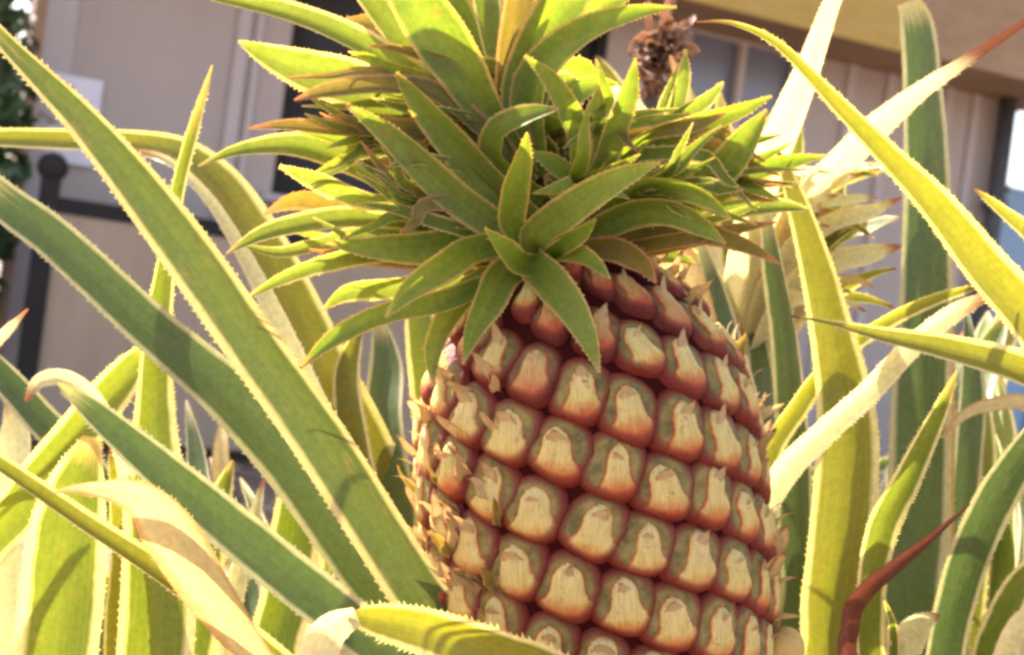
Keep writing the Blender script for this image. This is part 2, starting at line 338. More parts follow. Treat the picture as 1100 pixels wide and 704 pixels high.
# leafy shrub at the left end of the wall, tree beyond the right corner
def leafy(name, label, cat, base, h, rad, n, ls, mat, trunk_r=.02):
    r = empty(name, base, label, cat)
    bm = bmesh.new(); rnd = random.Random(3 + n)
    for k in range(7):
        a = rnd.random() * 6.28; top = base + Vector((math.cos(a) * rad * .6, math.sin(a) * rad * .6, h * rnd.uniform(.6, .9)))
        d = top - base; bmesh.ops.create_cone(bm, segments=7, radius1=trunk_r, radius2=trunk_r * .3, depth=d.length, matrix=Matrix.Translation(base + d / 2) @ d.to_track_quat('Z', 'Y').to_matrix().to_4x4())
    bmo('trunk', bm, M['bark'], r, base, True)
    vs = []; fs = []
    for k in range(n):
        a = rnd.random() * 6.28; q = rnd.random() ** .45; hh = rnd.uniform(.12, 1)
        rr = rad * math.sin(min(1, hh * 1.05) * math.pi * .92 + .12) ** .5 * q if hh < 1 else 0
        c = base + Vector((math.cos(a) * rr, math.sin(a) * rr, h * hh)) + Vector((rnd.gauss(0, .03), rnd.gauss(0, .03), rnd.gauss(0, .03)))
        qd = Quaternion((rnd.gauss(0, 1), rnd.gauss(0, 1), rnd.gauss(0, 1), rnd.gauss(0, 1))).normalized()
        l = ls * rnd.uniform(.6, 1.2); wv = l * .3; i = len(vs)
        for p in ((0, -l / 2, 0), (wv, -.05 * l, wv * .3), (0, l / 2, 0), (-wv, -.05 * l, wv * .3), (0, -.05 * l, 0)): vs.append(c + qd @ Vector(p))
        fs += [(i, i + 1, i + 4), (i + 1, i + 2, i + 4), (i + 2, i + 3, i + 4), (i + 3, i, i + 4)]
    link('crown', mesh_from('crown', vs, fs), mat, r, base, False)
pb = WO + WU * (uL - .50) + WN * .1
leafy('shrub', 'dark glossy shrub beside the left end of the grey wall', 'shrub', pb, 2.1, .52, 8000, .11, M['shrubleaf'])
pb = WO + WU * (uR + .75) - WN * 1.2
leafy('garden_tree', 'thin dark green tree beyond the right corner of the building', 'tree', pb, 2.3, .35, 500, .12, M['shrubleaf'], .03)
pb = WO + WU * (uR + .25) + WN * 1.2
leafy('low_bush', 'low dark bush near the right corner of the building', 'shrub', pb, .55, .5, 1200, .09, M['shrubleaf'], .012)

# ------------------------------------------------------------------ leaf builder
def catmull(p, t):
    n = len(p) - 1; x = min(max(t, 0), .99999) * n; i = int(x); f = x - i
    a = p[max(i - 1, 0)]; b = p[i]; c = p[i + 1]; d = p[min(i + 2, n)]
    return [.5 * ((2 * b[k]) + (-a[k] + c[k]) * f + (2 * a[k] - 5 * b[k] + 4 * c[k] - d[k]) * f * f + (-a[k] + 3 * b[k] - 3 * c[k] + d[k]) * f ** 3) for k in range(len(b))]
ACR = 8
def leaf_mesh(cw, roll=0., twist=0., fold=.28, spine=.0007, pitch=.0030, seg=None, wob=1.0, rnd=random):
    """cw: [(world point, width m)] from tip to base"""
    pts = [(p.x, p.y, p.z, wd) for p, wd in cw]
    L = sum((Vector(pts[i][:3]) - Vector(pts[i + 1][:3])).length for i in range(len(pts) - 1))
    n = seg or max(16, min(70, int(L / .006)))
    ph = rnd.random() * 6; ph2 = rnd.random() * 6
    vs = []; uv = []; fs = []; mi = []
    prevW = None; rows = []
    for i in range(n + 1):
        t = 1 - i / n                             # from base (t=1 in list order) to tip
        x, y, z, wd = catmull(pts, t); c = Vector((x, y, z))
        x2, y2, z2, _ = catmull(pts, max(t - .01, 0)); x3, y3, z3, _ = catmull(pts, min(t + .01, 1))
        T = (Vector((x2, y2, z2)) - Vector((x3, y3, z3))).normalized()
        view = (c - CP).normalized()
        W = T.cross(view)
        if W.length < .05: W = prevW.copy() if prevW else Vector((1, 0, 0))
        W.normalize(); W = (W - T * W.dot(T)).normalized()
        if prevW and W.dot(prevW) < 0: W = -W
        prevW = W.copy()
        r = R(roll + twist * (i / n - .5) + wob * 5 * math.sin(ph + 5 * i / n))
        Wr = Quaternion(T, r) @ W
        Nn = T.cross(Wr).normalized()
        if Nn.dot(view) > 0 and False: Nn = -Nn
        wd = max(wd, .0006) / max(.55, abs(math.cos(R(roll))))
        c = c + Wr * (wob * .02 * wd * math.sin(ph2 + 9 * i / n))
        row = []
        for k in range(ACR + 1):
            u = k / ACR * 2 - 1
            h = fold * (abs(u) ** 1.4) * wd * .5
            h += .012 * wd * math.sin(ph + 14 * i / n + u * 2)
            row.append(len(vs)); vs.append(c + Wr * (u * wd * .5) + Nn * h); uv.append((k / ACR, i / n))
        rows.append((row, c, T, Wr, Nn, wd))
    for i in range(n):
        a = rows[i][0]; b = rows[i + 1][0]
        for k in range(ACR): fs.append((a[k], a[k + 1], b[k + 1], b[k]))
    # marginal spines
    if spine > 0:
        step = L / n
        for side in (0, ACR):
            acc = 0
            for i in range(1, n):
                a = vs[rows[i][0][side]]; b = vs[rows[i + 1][0][side]] if i < n else a
                if rows[i][5] < spine * 3: continue
                m = max(1, int(round(step / pitch)))
                out = rows[i][3] * (1 if side else -1)
                for q in range(m):
                    if rnd.random() < .18: continue
                    f0 = q / m; f1 = (q + .62) / m
                    p0 = a.lerp(b, f0); p1 = a.lerp(b, f1); s_ = spine * rnd.uniform(.25, 1.35)
                    tp = p0.lerp(p1, .75) + out * s_ + rows[i][2] * s_ * .9
                    j = len(vs); vs += [p0 - out * .0003, p1 - out * .0003, tp]; e = 0.0 if side == 0 else 1.0
                    uv += [(e, i / n)] * 3; fs.append((j, j + 1, j + 2))
    return mesh_from('leaf', vs, fs, uv)

def px_leaf(name, pts, mat, parent, off, roll=0, twist=0, fold=.28, spine=.0011, d=None, **k):
    """pts: (x, y, width) tip to base; d = (depth at tip, depth at base) or a list"""
    n = len(pts); cw = []
    for i, q in enumerate(pts):
        if len(q) == 4: dd = q[3]
        else: dd = d[0] + (d[1] - d[0]) * (i / (n - 1)) ** 1.15
        cw.append((P(q[0], q[1], dd), q[2] * dd / F))
    return link(name, leaf_mesh(cw, roll, twist, fold, spine, **k), M[mat], parent, off)

# ------------------------------------------------------------------ the main pineapple plant
D0 = .5; PX = D0 / F
A0 = P(662, 835, D0); A1 = P(613, 262, D0)
AX = (A1 - A0).normalized(); AL = (A1 - A0).length
base = P(700, 1040, D0); mb = Vector((base.x, base.y, 0))
plant = empty('pineapple_plant', mb, 'ripening pineapple with a green leafy crown among its own long leaves, front and centre', 'pineapple plant', 'pineapple plants in the bed')
def tube(name, pts, rads, mat, parent, off, seg=20, rough=0.):
    vs = []; fs = []
    for i, (p, r) in enumerate(zip(pts, rads)):
        t = (pts[min(i + 1, len(pts) - 1)] - pts[max(i - 1, 0)]).normalized(); a = t.orthogonal().normalized(); b = t.cross(a)
        for k in range(seg):
            an = 2 * math.pi * k / seg; rr = r * (1 + rough * math.sin(k * 5 + i * 2.3))
            vs.append(p + a * math.cos(an) * rr + b * math.sin(an) * rr)
    for i in range(len(pts) - 1):
        for k in range(seg): fs.append((i * seg + k, i * seg + (k + 1) % seg, (i + 1) * seg + (k + 1) % seg, (i + 1) * seg + k))
    fs.append(tuple(range(seg))[::-1]); fs.append(tuple((len(pts) - 1) * seg + k for k in range(seg)))
    return link(name, mesh_from(name, vs, fs), mat, parent, off)
tube('stem', [mb, mb + Vector((0, 0, .15)), base, A0 + AX * .02], [.03, .034, .03, .018], M['stem'], plant, mb, 16, .08)

prof = [(835, 105), (815, 128), (780, 158), (740, 170), (690, 178), (640, 184), (590, 187), (540, 187), (490, 185), (440, 179), (400, 169), (365, 150), (330, 126), (305, 98), (285, 82), (268, 66)]
def hw(s):                                       # s 0..1 bottom to top -> radius m
    y = 835 + (262 - 835) * s
    for (y0, h0), (y1, h1) in zip(prof, prof[1:]):
        if y0 >= y >= y1: return (h0 + (h1 - h0) * (y0 - y) / (y0 - y1)) * PX
    return 60 * PX
CORE = 10 * PX
ex = (RT - AX * RT.dot(AX)).normalized(); ey = AX.cross(ex)      # ey points away from the camera
if ey.y < 0: ey = -ey
vs = []; fs = []; NS, NA = 40, 64
for i in range(NS + 1):
    s_ = i / NS; r = max(.002, hw(s_) - CORE)
    if i == 0: r *= .8
    for k in range(NA):
        a = 2 * math.pi * k / NA; vs.append(A0 + AX * (AL * s_) + (ex * math.cos(a) + ey * math.sin(a)) * r)
for i in range(NS):
    for k in range(NA): fs.append((i * NA + k, i * NA + (k + 1) % NA, (i + 1) * NA + (k + 1) % NA, (i + 1) * NA + k))
fs.append(tuple(range(NA))[::-1]); fs.append(tuple(NS * NA + k for k in range(NA)))
fruit = link('fruit', mesh_from('fruit', vs, fs), M['groove'], plant, mb)

# one fruitlet, in units of a photo pixel at the fruit: x = across, y = up the fruit, z = out
LAT = [(53, -20), (27, 54), (80, 34), (-26, 74)]
LAT = LAT + [(-a, -b) for a, b in LAT]
def cell(phi):
    dx, dy = math.cos(phi), math.sin(phi); acc = 0
    for a, b in LAT:
        q = (a * dx + b * dy)
        if q > 1: acc += (q / ((a * a + b * b) / 2)) ** 12
    return min(38, acc ** (-1 / 12))
def y_up(phi): return math.sin(phi) > 0
def fruitlet_mesh(seed, long_=1.0, flare=26, wide=1.0):
    """one eye as a relief over its cell, with the broad foot and tongue of its bract; the dry tip stands free"""
    rnd = random.Random(seed); vs = []; fs = []; uv = []; mi = []
    NR, NP = 15, 48; jit = rnd.uniform(.5, 2.5); lean = rnd.uniform(-.12, .12); tw = rnd.uniform(.78, 1.15); th_ = rnd.uniform(-5, 6)
    wt = [(-40, 34), (-24, 31), (-17, 26), (-11, 19.5), (-4, 15.5), (4, 14), (11, 13), (17, 9.5), (21, 4), (23, 0), (60, -20)]
    def tongue(x, y):
        y = y - th_; x = x - lean * (y + 26)
        for (y0, w0), (y1, w1) in zip(wt, wt[1:]):
            if y0 <= y <= y1: hwid = (w0 + (w1 - w0) * (y - y0) / (y1 - y0)) * tw; break
        else: hwid = 30
        return max(0., min(1., (hwid - abs(x)) / 3.2 + .5)), hwid
    ph = [rnd.uniform(0, 6.28) for _ in range(6)]
    def relief(x, y, r):
        h = 9.5 * (1 - r ** 3.6) - 1.6 * y / 30 + 1.2 * max(0, -y / 30)
        t, hwid = tongue(x, y); t = t * t * (3 - 2 * t)
        h += t * (2.6 + 2.2 * max(0, 1 - (x / max(6, hwid)) ** 2) * min(1, (y + 34) / 34)) * (1 - r ** 6)
        h -= (1 - t) * 2.6 * math.exp(-((abs(x) - 19) / 8) ** 2 - ((y - 10) / 13) ** 2)      # hollows either side of the tongue
        h += .5 * math.sin(x * .31 + ph[0]) * math.sin(y * .27 + ph[1]) + .3 * math.sin(x * .7 + ph[2] + y * .4)
        if r > .93: h -= 6 * (r - .93) / .07
        return h, t
    vs.append((0, 0, relief(0, 0, 0)[0])); uv.append((0, .8))
    for i in range(1, NR + 1):
        r = (i / NR) ** .8
        for k in range(NP):
            phi = 2 * math.pi * k / NP; cc = cell(phi) * 1.2; cap = (35.3 if y_up(phi) else 39) + jit * math.sin(phi * 2 + seed) + .8 * math.sin(3 * phi + ph[3])
            rr = (cc ** -10 + cap ** -10) ** (-1 / 10) * r * 1.04; x, y = rr * math.cos(phi), rr * math.sin(phi)
            h, t = relief(x, y, r)
            # uv.x = nearness to the rim, uv.y = 0 olive .. up to 1 along the tongue
            vs.append((x, y, h + rnd.uniform(-.2, .2))); uv.append((r, t * max(.12, min(1, .12 + (y + 34) / 62))))
    for k in range(NP): fs.append((0, 1 + k, 1 + (k + 1) % NP)); mi.append(0)
    for i in range(NR - 1):
        for k in range(NP):
            a = 1 + i * NP; fs.append((a + k, a + NP + k, a + NP + (k + 1) % NP, a + (k + 1) % NP)); mi.append(0)
    # free papery tip
    nv, nu = 9, 6; i0 = len(vs); L = rnd.uniform(18, 30) * long_; w0 = rnd.uniform(6, 8.5) * wide; bend = rnd.uniform(-7, 7); y0 = 4 + th_
    fl = flare / 26
    for i in range(nv + 1):
        v = i / nv; ww = w0 * (1 - v ** 2) * (1 + .12 * math.sin(v * 13 + seed)) + .3
        y = y0 + L * v * (1 - .25 * fl * v); z = 12.2 + 1.0 * math.sin(v * 2) + fl * 9 * long_ * v ** 1.8
        for k in range(nu + 1):
            u = k / nu * 2 - 1; vs.append((u * ww + lean * (y + 26) + bend * v * v, y, z - 1.8 * u * u * (1 - v * .4) + rnd.uniform(-.2, .2) - (2.5 if i == 0 else 0))); uv.append((k / nu, v))
    for i in range(nv):
        for k in range(nu):
            a = i0 + i * (nu + 1) + k; fs.append((a, a + 1, a + nu + 2, a + nu + 1)); mi.append(1)
    me = mesh_from('fruitlet', [Vector(p) * PX for p in vs], fs, uv, mi)
    me.polygons.foreach_set('use_smooth', [True] * len(me.polygons)); return me
base_var = []; top_var = []
for k in range(16):
    a = fruitlet_mesh(k, random.uniform(.8, 1.35), random.uniform(15, 45), random.uniform(.8, 1.5)); b = a.copy()
    a.materials.append(M['eye']); a.materials.append(M['bract']); b.materials.append(M['eye_top']); b.materials.append(M['bract_top'])
    base_var.append(a); top_var.append(b)
shag_var = []
for k in range(9):
    a = fruitlet_mesh(40 + k, random.uniform(1.2, 1.55), random.uniform(36, 55), 1.45); a.materials.append(M['eye']); a.materials.append(M['bract']); shag_var.append(a)
items = []; CIRC = 1194.; HT = AL / PX
spots = []
for i in range(19):
    for j in range(-8, 22):
        x = -40 + i * (CIRC - 7 * 27) / 19 + j * 27; y = 372 - i * 7 * 54 / 19 + j * 54
        if 8 < y < HT * .972: spots.append((x, y / HT))
for x_, s_ in spots:
    al = 2 * math.pi * x_ / CIRC; th = al - math.pi / 2
    r = max(.004, hw(s_) - CORE)
    rad = ex * math.cos(th) + ey * math.sin(th)
    dr = (hw(min(1, s_ + .02)) - hw(max(0, s_ - .02))) / (AL * (min(1, s_ + .02) - max(0, s_ - .02)))
    up = (AX + rad * dr).normalized(); nn = (rad - AX * dr).normalized(); xx = up.cross(nn)
    pos = A0 + AX * (AL * s_) + rad * r
    sx = max(.45, r / (180 * PX)); sy = .93 + .07 * sx
    wob = R(random.gauss(0, 6)); pos = pos + up * random.gauss(0, 1.8) * PX + xx * random.gauss(0, 1.8) * PX
    m = Matrix(((xx.x, up.x, nn.x, pos.x), (xx.y, up.y, nn.y, pos.y), (xx.z, up.z, nn.z, pos.z), (0, 0, 0, 1)))
    m = m @ Matrix.Rotation(wob, 4, 'Z') @ Matrix.Diagonal((sx * random.uniform(.96, 1.04), sy * random.uniform(.94, 1.04), (.8 + .2 * sx) * random.uniform(.9, 1.12), 1))
    vis = -(pos - CP).normalized().dot(nn)
    q = pos - CP; yy = 352 - q.dot(UP) / q.dot(FW) * F
    if yy > 735 : vis -= .8
    aa = math.sin(al)
    items.append((vis, m, (shag_var if (aa < -.45 or aa > .86) and random.random() < .9 else top_var if s_ + random.gauss(0, .015) > .79 else base_var)[random.randrange(9 if aa < -.45 or aa > .86 else 16)]))
items.sort(key=lambda q: -q[0])
Tm = Matrix.Translation(-mb)
for vis, m, me in items[:100]:
    o = bpy.data.objects.new('fruitlet', me); col.objects.link(o); o.parent = fruit; o.matrix_local = Tm @ m
bm = bmesh.new()
for vis, m, me in items[100:]:
    t = me.copy(); t.transform(Tm @ m); bm.from_mesh(t)
me = bpy.data.meshes.new('fruitlet'); bm.to_mesh(me); bm.free(); me.materials.append(M['eye']); me.materials.append(M['bract'])
o = bpy.data.objects.new('fruitlet', me); col.objects.link(o); o.parent = fruit; o['kind'] = 'stuff'
# long withered bracts that stick out along the rim of the fruit
rb = random.Random(11)
def rim_bract(x, y, ax, ay, ln, wd, dd, mat='tan'):
    ax += rb.uniform(-9, 9); ay += rb.uniform(-9, 9); ln *= rb.uniform(.6, 1.15)
    l = math.hypot(ax, ay); ax, ay = ax / l * ln, ay / l * ln
    x += 16 if x < 640 else -10
    px_leaf('bract', [(x + ax, y + ay, 1.5), (x + ax * .7, y + ay * .7 + 1, wd * .7), (x + ax * .3, y + ay * .3 + 1, wd), (x, y, wd * .8)], mat, fruit, mb, roll=rb.uniform(-60, 60), twist=rb.uniform(-50, 50), wob=3, d=(dd - rb.uniform(-.004, .014), dd), spine=0, seg=10, fold=.5)
for q in [(475, 410, -14, -20, 40, 13), (505, 385, -8, -20, 34, 13), (462, 440, -22, -12, 42, 14), (452, 470, -18, -16, 34, 12), (470, 462, -12, -22, 40, 12), (450, 510, -16, -18, 34, 12), (462, 500, -14, -14, 30, 11),
          (455, 545, -18, -12, 30, 11), (470, 585, -22, -8, 46, 9), (480, 560, -14, -16, 34, 12), (485, 620, -26, -6, 48, 8), (500, 600, -14, -18, 40, 12), (500, 440, -14, -16, 38, 14), (492, 480, -14, -16, 34, 12), (495, 525, -12, -18, 34, 12), (515, 560, -10, -18, 30, 11), (520, 640, -18, -20, 40, 11), (540, 655, -8, -20, 30, 12), (505, 655, -20, -14, 40, 10)]:
    rim_bract(*q, dd=.478 + .002 * (500 - q[0]) / 10)
for q in [(800, 455, 20, -14, 52, 14), (790, 400, 14, -18, 40, 12), (765, 380, 10, -20, 40, 11), (815, 510, 12, -20, 30, 11), (822, 560, 16, -14, 30, 10), (828, 615, 18, -10, 34, 10), (830, 665, 24, -3, 60, 10), (740, 330, 8, -20, 40, 12), (728, 315, 4, -20, 44, 13)]:
    rim_bract(*q, dd=.492)
for k in range(70):
    lit = k < 54
    al = R(rb.uniform(-88, -30) if lit else rb.uniform(62, 92)); s0 = rb.uniform(.14, .80) if lit else rb.uniform(.2, .95)
    rad = ex * math.sin(al) - ey * math.cos(al); r0 = hw(s0) - 3 * PX
    p = A0 + AX * (AL * s0) + rad * r0; ln = rb.uniform(18, 44) * PX; wd = rb.uniform(7, 15) * PX
    tg_ = AX.cross(rad).normalized(); o1 = AX * rb.uniform(.5, 1.1) + rad * rb.uniform(.25, .8) + tg_ * rb.uniform(-.5, .4); o1.normalize(); o2 = (o1 + AX * rb.uniform(-.3, .5) + rad * rb.uniform(-.2, .6)).normalized()
    me = leaf_mesh([(p + o1 * ln * .6 + o2 * ln * .4, .0006), (p + o1 * ln * .6 + o2 * ln * .12, wd * .6), (p + o1 * ln * .35, wd), (p, wd * .9)], rb.uniform(-50, 50), rb.uniform(-60, 60), .6, 0, seg=10, wob=4, rnd=rb)
    link('bract', me, M['bract'] if rb.random() < .7 else M['crown_red'], fruit, mb)
# small yellow slip bud low on the right
vs = []; fs = []
c0 = P(842, 700, .485)
bm = bmesh.new(); bmesh.ops.create_uvsphere(bm, u_segments=20, v_segments=14, radius=21 * PX, matrix=Matrix.Translation(c0) @ Matrix.Rotation(R(15), 4, 'Y') @ Matrix.Diagonal((1, .9, 1.25, 1)))
M['bud'] = simple('slip bud', (.50, .30, .08), (.60, .42, .13), 120, .5, .4, .001)
bmo('slip_bud', bm, M['bud'], fruit, mb, True)

# ---- crown
cpts = [P(628, 300, D0), P(612, 240, D0), P(588, 170, D0), P(565, 100, D0), P(552, 20, D0), P(545, -60, D0)]
crown = tube('crown', cpts, [34 * PX, 34 * PX, 28 * PX, 22 * PX, 14 * PX, 5 * PX], M['peduncle'], plant, mb, 18, .05)
def axis_at(y):
    q = [(628, 300), (612, 240), (588, 170), (565, 100), (552, 20), (545, -60)]
    for (x0, y0), (x1, y1) in zip(q, q[1:]):
        if y0 >= y >= y1: return x0 + (x1 - x0) * (y0 - y) / (y0 - y1)
    return 628 if y > 300 else 545
def cl(pts, td=.46, mat='crown', roll=0, twist=0, fold=.5, bd=.485, **k):
    pts = [(q[0], q[1], q[2] * (.86 if q[2] > 24 else 1)) for q in pts]
    px_leaf('crown_leaf', pts, mat, crown, mb, roll=roll, twist=twist, fold=fold, d=(td, bd), spine=k.pop('spine', .0005), pitch=.0022, **k)
L_ = cl
# left side
L_([(165, -18, 3), (240, -1, 14), (310, 16, 26), (380, 45, 34), (440, 82, 34), (495, 128, 30), (550, 190, 26)], .45, 'crown_yellow', 35, -10)
L_([(256, 44, 2), (285, 58, 24), (335, 78, 54), (395, 96, 62), (455, 130, 52), (560, 215, 36)], .46, 'crown_yellow', -10, 20, .45)
L_([(316, 108, 2), (352, 99, 16), (415, 93, 22), (475, 105, 26), (560, 180, 26)], .44, 'crown_red', 30)
L_([(266, 139, 2), (305, 137, 12), (360, 140, 18), (430, 143, 22), (500, 165, 24), (570, 230, 24)], .45, 'crown_red', 45)
L_([(213, 179, 2), (255, 163, 14), (310, 158, 30), (360, 168, 38), (420, 192, 38), (480, 220, 34), (590, 262, 28)], .47, 'crown_yellow', 25, 20)
L_([(300, 178, 4), (345, 194, 22), (395, 213, 26), (450, 222, 26), (580, 255, 20)], .45, 'crown_yellow', -30)
L_([(243, 273, 2), (285, 252, 18), (340, 240, 24), (400, 236, 26), (470, 243, 26), (590, 270, 24)], .455, 'crown_yellow', 30)
L_([(283, 230, 2), (318, 213, 20), (375, 220, 26), (440, 235, 24), (590, 262, 20)], .48, 'crown_red', -35)
L_([(255, 262, 2), (300, 272, 12), (350, 262, 16), (410, 255, 22), (590, 275, 22)], .49, 'crown_yellow', 20)
L_([(264, 321, 2), (300, 301, 12), (345, 284, 18), (400, 270, 28), (460, 264, 34), (600, 285, 28)], .45, 'crown_yellow', -20, 30)
L_([(322, 396, 2), (362, 362, 20), (415, 338, 26), (475, 326, 28), (530, 305, 26), (605, 290, 24)], .445, 'crown', 20, -20)
L_([(414, 342, 2), (440, 312, 24), (478, 285, 40), (512, 266, 36), (580, 255, 28)], .43, 'crown', -15, 20, .4)
L_([(346, 333, 2), (372, 314, 18), (415, 308, 24), (470, 300, 26), (600, 290, 24)], .47, 'crown_yellow', -25)
L_([(350, 262, 3), (398, 266, 28), (450, 268, 42), (510, 262, 40), (600, 280, 30)], .45, 'crown', 0)
L_([(372, 112, 4), (415, 145, 28), (458, 184, 40), (500, 222, 42), (560, 262, 36), (600, 270, 26)], .45, 'crown', 10, -10)
L_([(425, 78, 4), (452, 112, 30), (488, 155, 42), (522, 198, 46), (580, 245, 36)], .455, 'crown', -10)
# upright centre
L_([(395, -75, 4), (425, -25, 46), (462, 25, 70), (495, 75, 62), (522, 120, 46), (568, 190, 34)], .455, 'crown', 0, 15, .4)
L_([(350, -60, 4), (385, -15, 26), (420, 30, 34), (460, 85, 36), (500, 130, 30), (570, 200, 26)], .48, 'crown_yellow', 15)
L_([(330, -170, 4), (385, -110, 50), (440, -45, 76), (490, 30, 66), (530, 100, 44), (568, 180, 34)], .505, 'crown', 0, bd=.505)  # extra leaf, mostly out of view, added to shade the broad front one
L_([(430, -190, 4), (450, -120, 50), (480, -45, 66), (515, 40, 52), (550, 130, 34)], .535, 'crown', 0, bd=.51)  # second added leaf, set sunward to keep light off the broad one
L_([(520, -110, 4), (518, -50, 30), (523, 0, 36), (530, 50, 28), (550, 120, 24)], .50, 'crown_yellow', 0)
L_([(470, -90, 4), (478, -40, 40), (490, 10, 48), (515, 70, 40), (555, 140, 30)], .52, 'crown_yellow', 0, bd=.51)
L_([(575, -110, 4), (566, -50, 32), (556, 10, 42), (547, 70, 40), (546, 120, 34), (572, 180, 28)], .47, 'crown_red', 10, 0, .6)
L_([(655, -90, 4), (630, -40, 44), (600, 10, 60), (573, 60, 56), (556, 110, 44), (575, 180, 32)], .465, 'crown', 8, 0, .4)
L_([(727, 8, 2), (682, 13, 16), (632, 30, 32), (592, 62, 44), (568, 105, 46), (580, 190, 34)], .455, 'crown', -15, 20, .4)
L_([(710, -30, 2), (670, -10, 26), (630, 20, 36), (590, 60, 36), (570, 130, 28)], .50, 'crown', 10)
L_([(563, 60, 2), (588, 84, 18), (611, 120, 30), (624, 160, 30), (615, 215, 24)], .455, 'crown', 15, 0, .5)
L_([(600, 118, 2), (568, 126, 22), (538, 142, 32), (535, 175, 30), (585, 215, 26)], .45, 'crown', -35)
L_([(566, 142, 2), (561, 172, 26), (553, 208, 36), (552, 246, 32), (590, 265, 26)], .43, 'crown', 5, 0, .5)
L_([(710, 174, 2), (672, 190, 24), (632, 212, 42), (598, 236, 46), (572, 262, 38), (600, 275, 28)], .425, 'crown', -8, 10, .3)
L_([(566, 163, 3), (590, 176, 20), (610, 195, 24), (615, 240, 22)], .46, 'crown', 20)
L_([(683, 62, 2), (674, 102, 22), (661, 140, 30), (648, 178, 30), (615, 225, 26)], .46, 'crown', 10, 0, .5)
L_([(736, 53, 2), (733, 85, 16), (722, 125, 20), (700, 170, 20), (625, 230, 22)], .48, 'crown_yellow', 10)
L_([(777, 88, 2), (757, 107, 16), (722, 130, 20), (690, 160, 24), (620, 230, 22)], .48, 'crown_yellow', 30)
L_([(829, 103, 2), (790, 119, 18), (740, 136, 28), (690, 156, 34), (620, 215, 28)], .45, 'crown', 25)
L_([(824, 118, 3), (803, 148, 34), (780, 180, 46), (750, 206, 42), (690, 235, 34), (620, 265, 26)], .455, 'crown', -10, 0, .4)
L_([(888, 167, 2), (850, 172, 16), (808, 183, 28), (765, 206, 34), (700, 240, 30), (620, 272, 26)], .47, 'crown', 20)
L_([(786, 236, 2), (758, 212, 18), (718, 200, 30), (680, 206, 34), (620, 250, 28)], .435, 'crown', 35, 0, .4)
L_([(780, 262, 2), (750, 240, 24), (712, 226, 34), (670, 232, 36), (615, 262, 30)], .44, 'crown', 15)
L_([(838, 284, 2), (802, 264, 16), (752, 248, 30), (702, 250, 34), (620, 278, 28)], .445, 'crown_red', 10)
L_([(870, 225, 2), (835, 222, 16), (790, 225, 26), (730, 240, 30), (620, 280, 26)], .50, 'crown_yellow', -20)
L_([(740, 120, 3), (715, 150, 26), (690, 180, 34), (655, 215, 32), (615, 250, 26)], .47, 'crown', 0)
L_([(645, 90, 3), (640, 125, 24), (636, 165, 32), (625, 205, 30), (605, 240, 26)], .475, 'crown', 0)
L_([(705, 305, 3), (688, 282, 24), (655, 268, 32), (610, 275, 26)], .45, 'crown_red', 0)
# lower front
L_([(644, 401, 2), (634, 370, 20), (616, 335, 40), (592, 302, 48), (570, 276, 38), (600, 262, 26)], .425, 'crown', 8, -10, .3)
L_([(497, 392, 2), (508, 355, 26), (526, 322, 42), (545, 292, 42), (590, 270, 32)], .44, 'crown', -10, 0, .35)
L_([(466, 415, 2), (468, 375, 22), (485, 338, 30), (520, 302, 30), (600, 282, 26)], .46, 'crown', 20)
L_([(656, 300, 2), (632, 280, 20), (605, 272, 26), (590, 275, 22)], .435, 'crown', -20)
L_([(520, 245, 2), (540, 268, 22), (560, 285, 28), (600, 290, 24)], .43, 'crown', 30, 0, .5)
L_([(640, 235, 2), (622, 252, 20), (598, 268, 26), (590, 285, 22)], .435, 'crown', 10)
# small narrow leaves crowding the front rosettes
rc = random.Random(31)
for (cx_, cy_, nn_, dz_) in ((628, 190, 4, .455), (700, 205, 6, .455), (655, 130, 6, .468), (455, 225, 7, .458), (420, 150, 8, .462), (760, 190, 7, .468)):
    for q in range(nn_):
        a = math.pi + rc.gauss(.15, .5) if cx_ < 500 else (rc.gauss(-.1, .6) if cx_ > 680 else q * 2.4 + rc.uniform(-.4, .4)); l = rc.uniform(60, 105); ca, sa = math.cos(a), math.sin(a)
        if cx_ < 500 and ca > .3: ca = -ca
        if cx_ > 680 and ca < -.3: ca = -ca
        if sa > .5: sa *= .5
        wd = rc.uniform(9, 17); bn = rc.uniform(-5, 5)
        px_leaf('crown_leaf', [(cx_ + ca * l, cy_ + sa * l, 1.5, dz_ - .004), (cx_ + ca * l * .6 - sa * bn, cy_ + sa * l * .6 + ca * bn, wd * .75, dz_), (cx_ + ca * l * .25 - sa * bn, cy_ + sa * l * .25 + ca * bn, wd, dz_ + .006), ((cx_ + axis_at(cy_)) / 2, cy_ + 12, wd * .8, .485), (axis_at(cy_), cy_ + 22, wd * .6, .5)],
                rc.choice(['crown', 'crown', 'crown_yellow', 'crown', 'crown_yellow', 'crown_red']), crown, mb, roll=rc.uniform(-35, 35), twist=rc.uniform(-12, 12), fold=.5, spine=.0005, pitch=.0022)
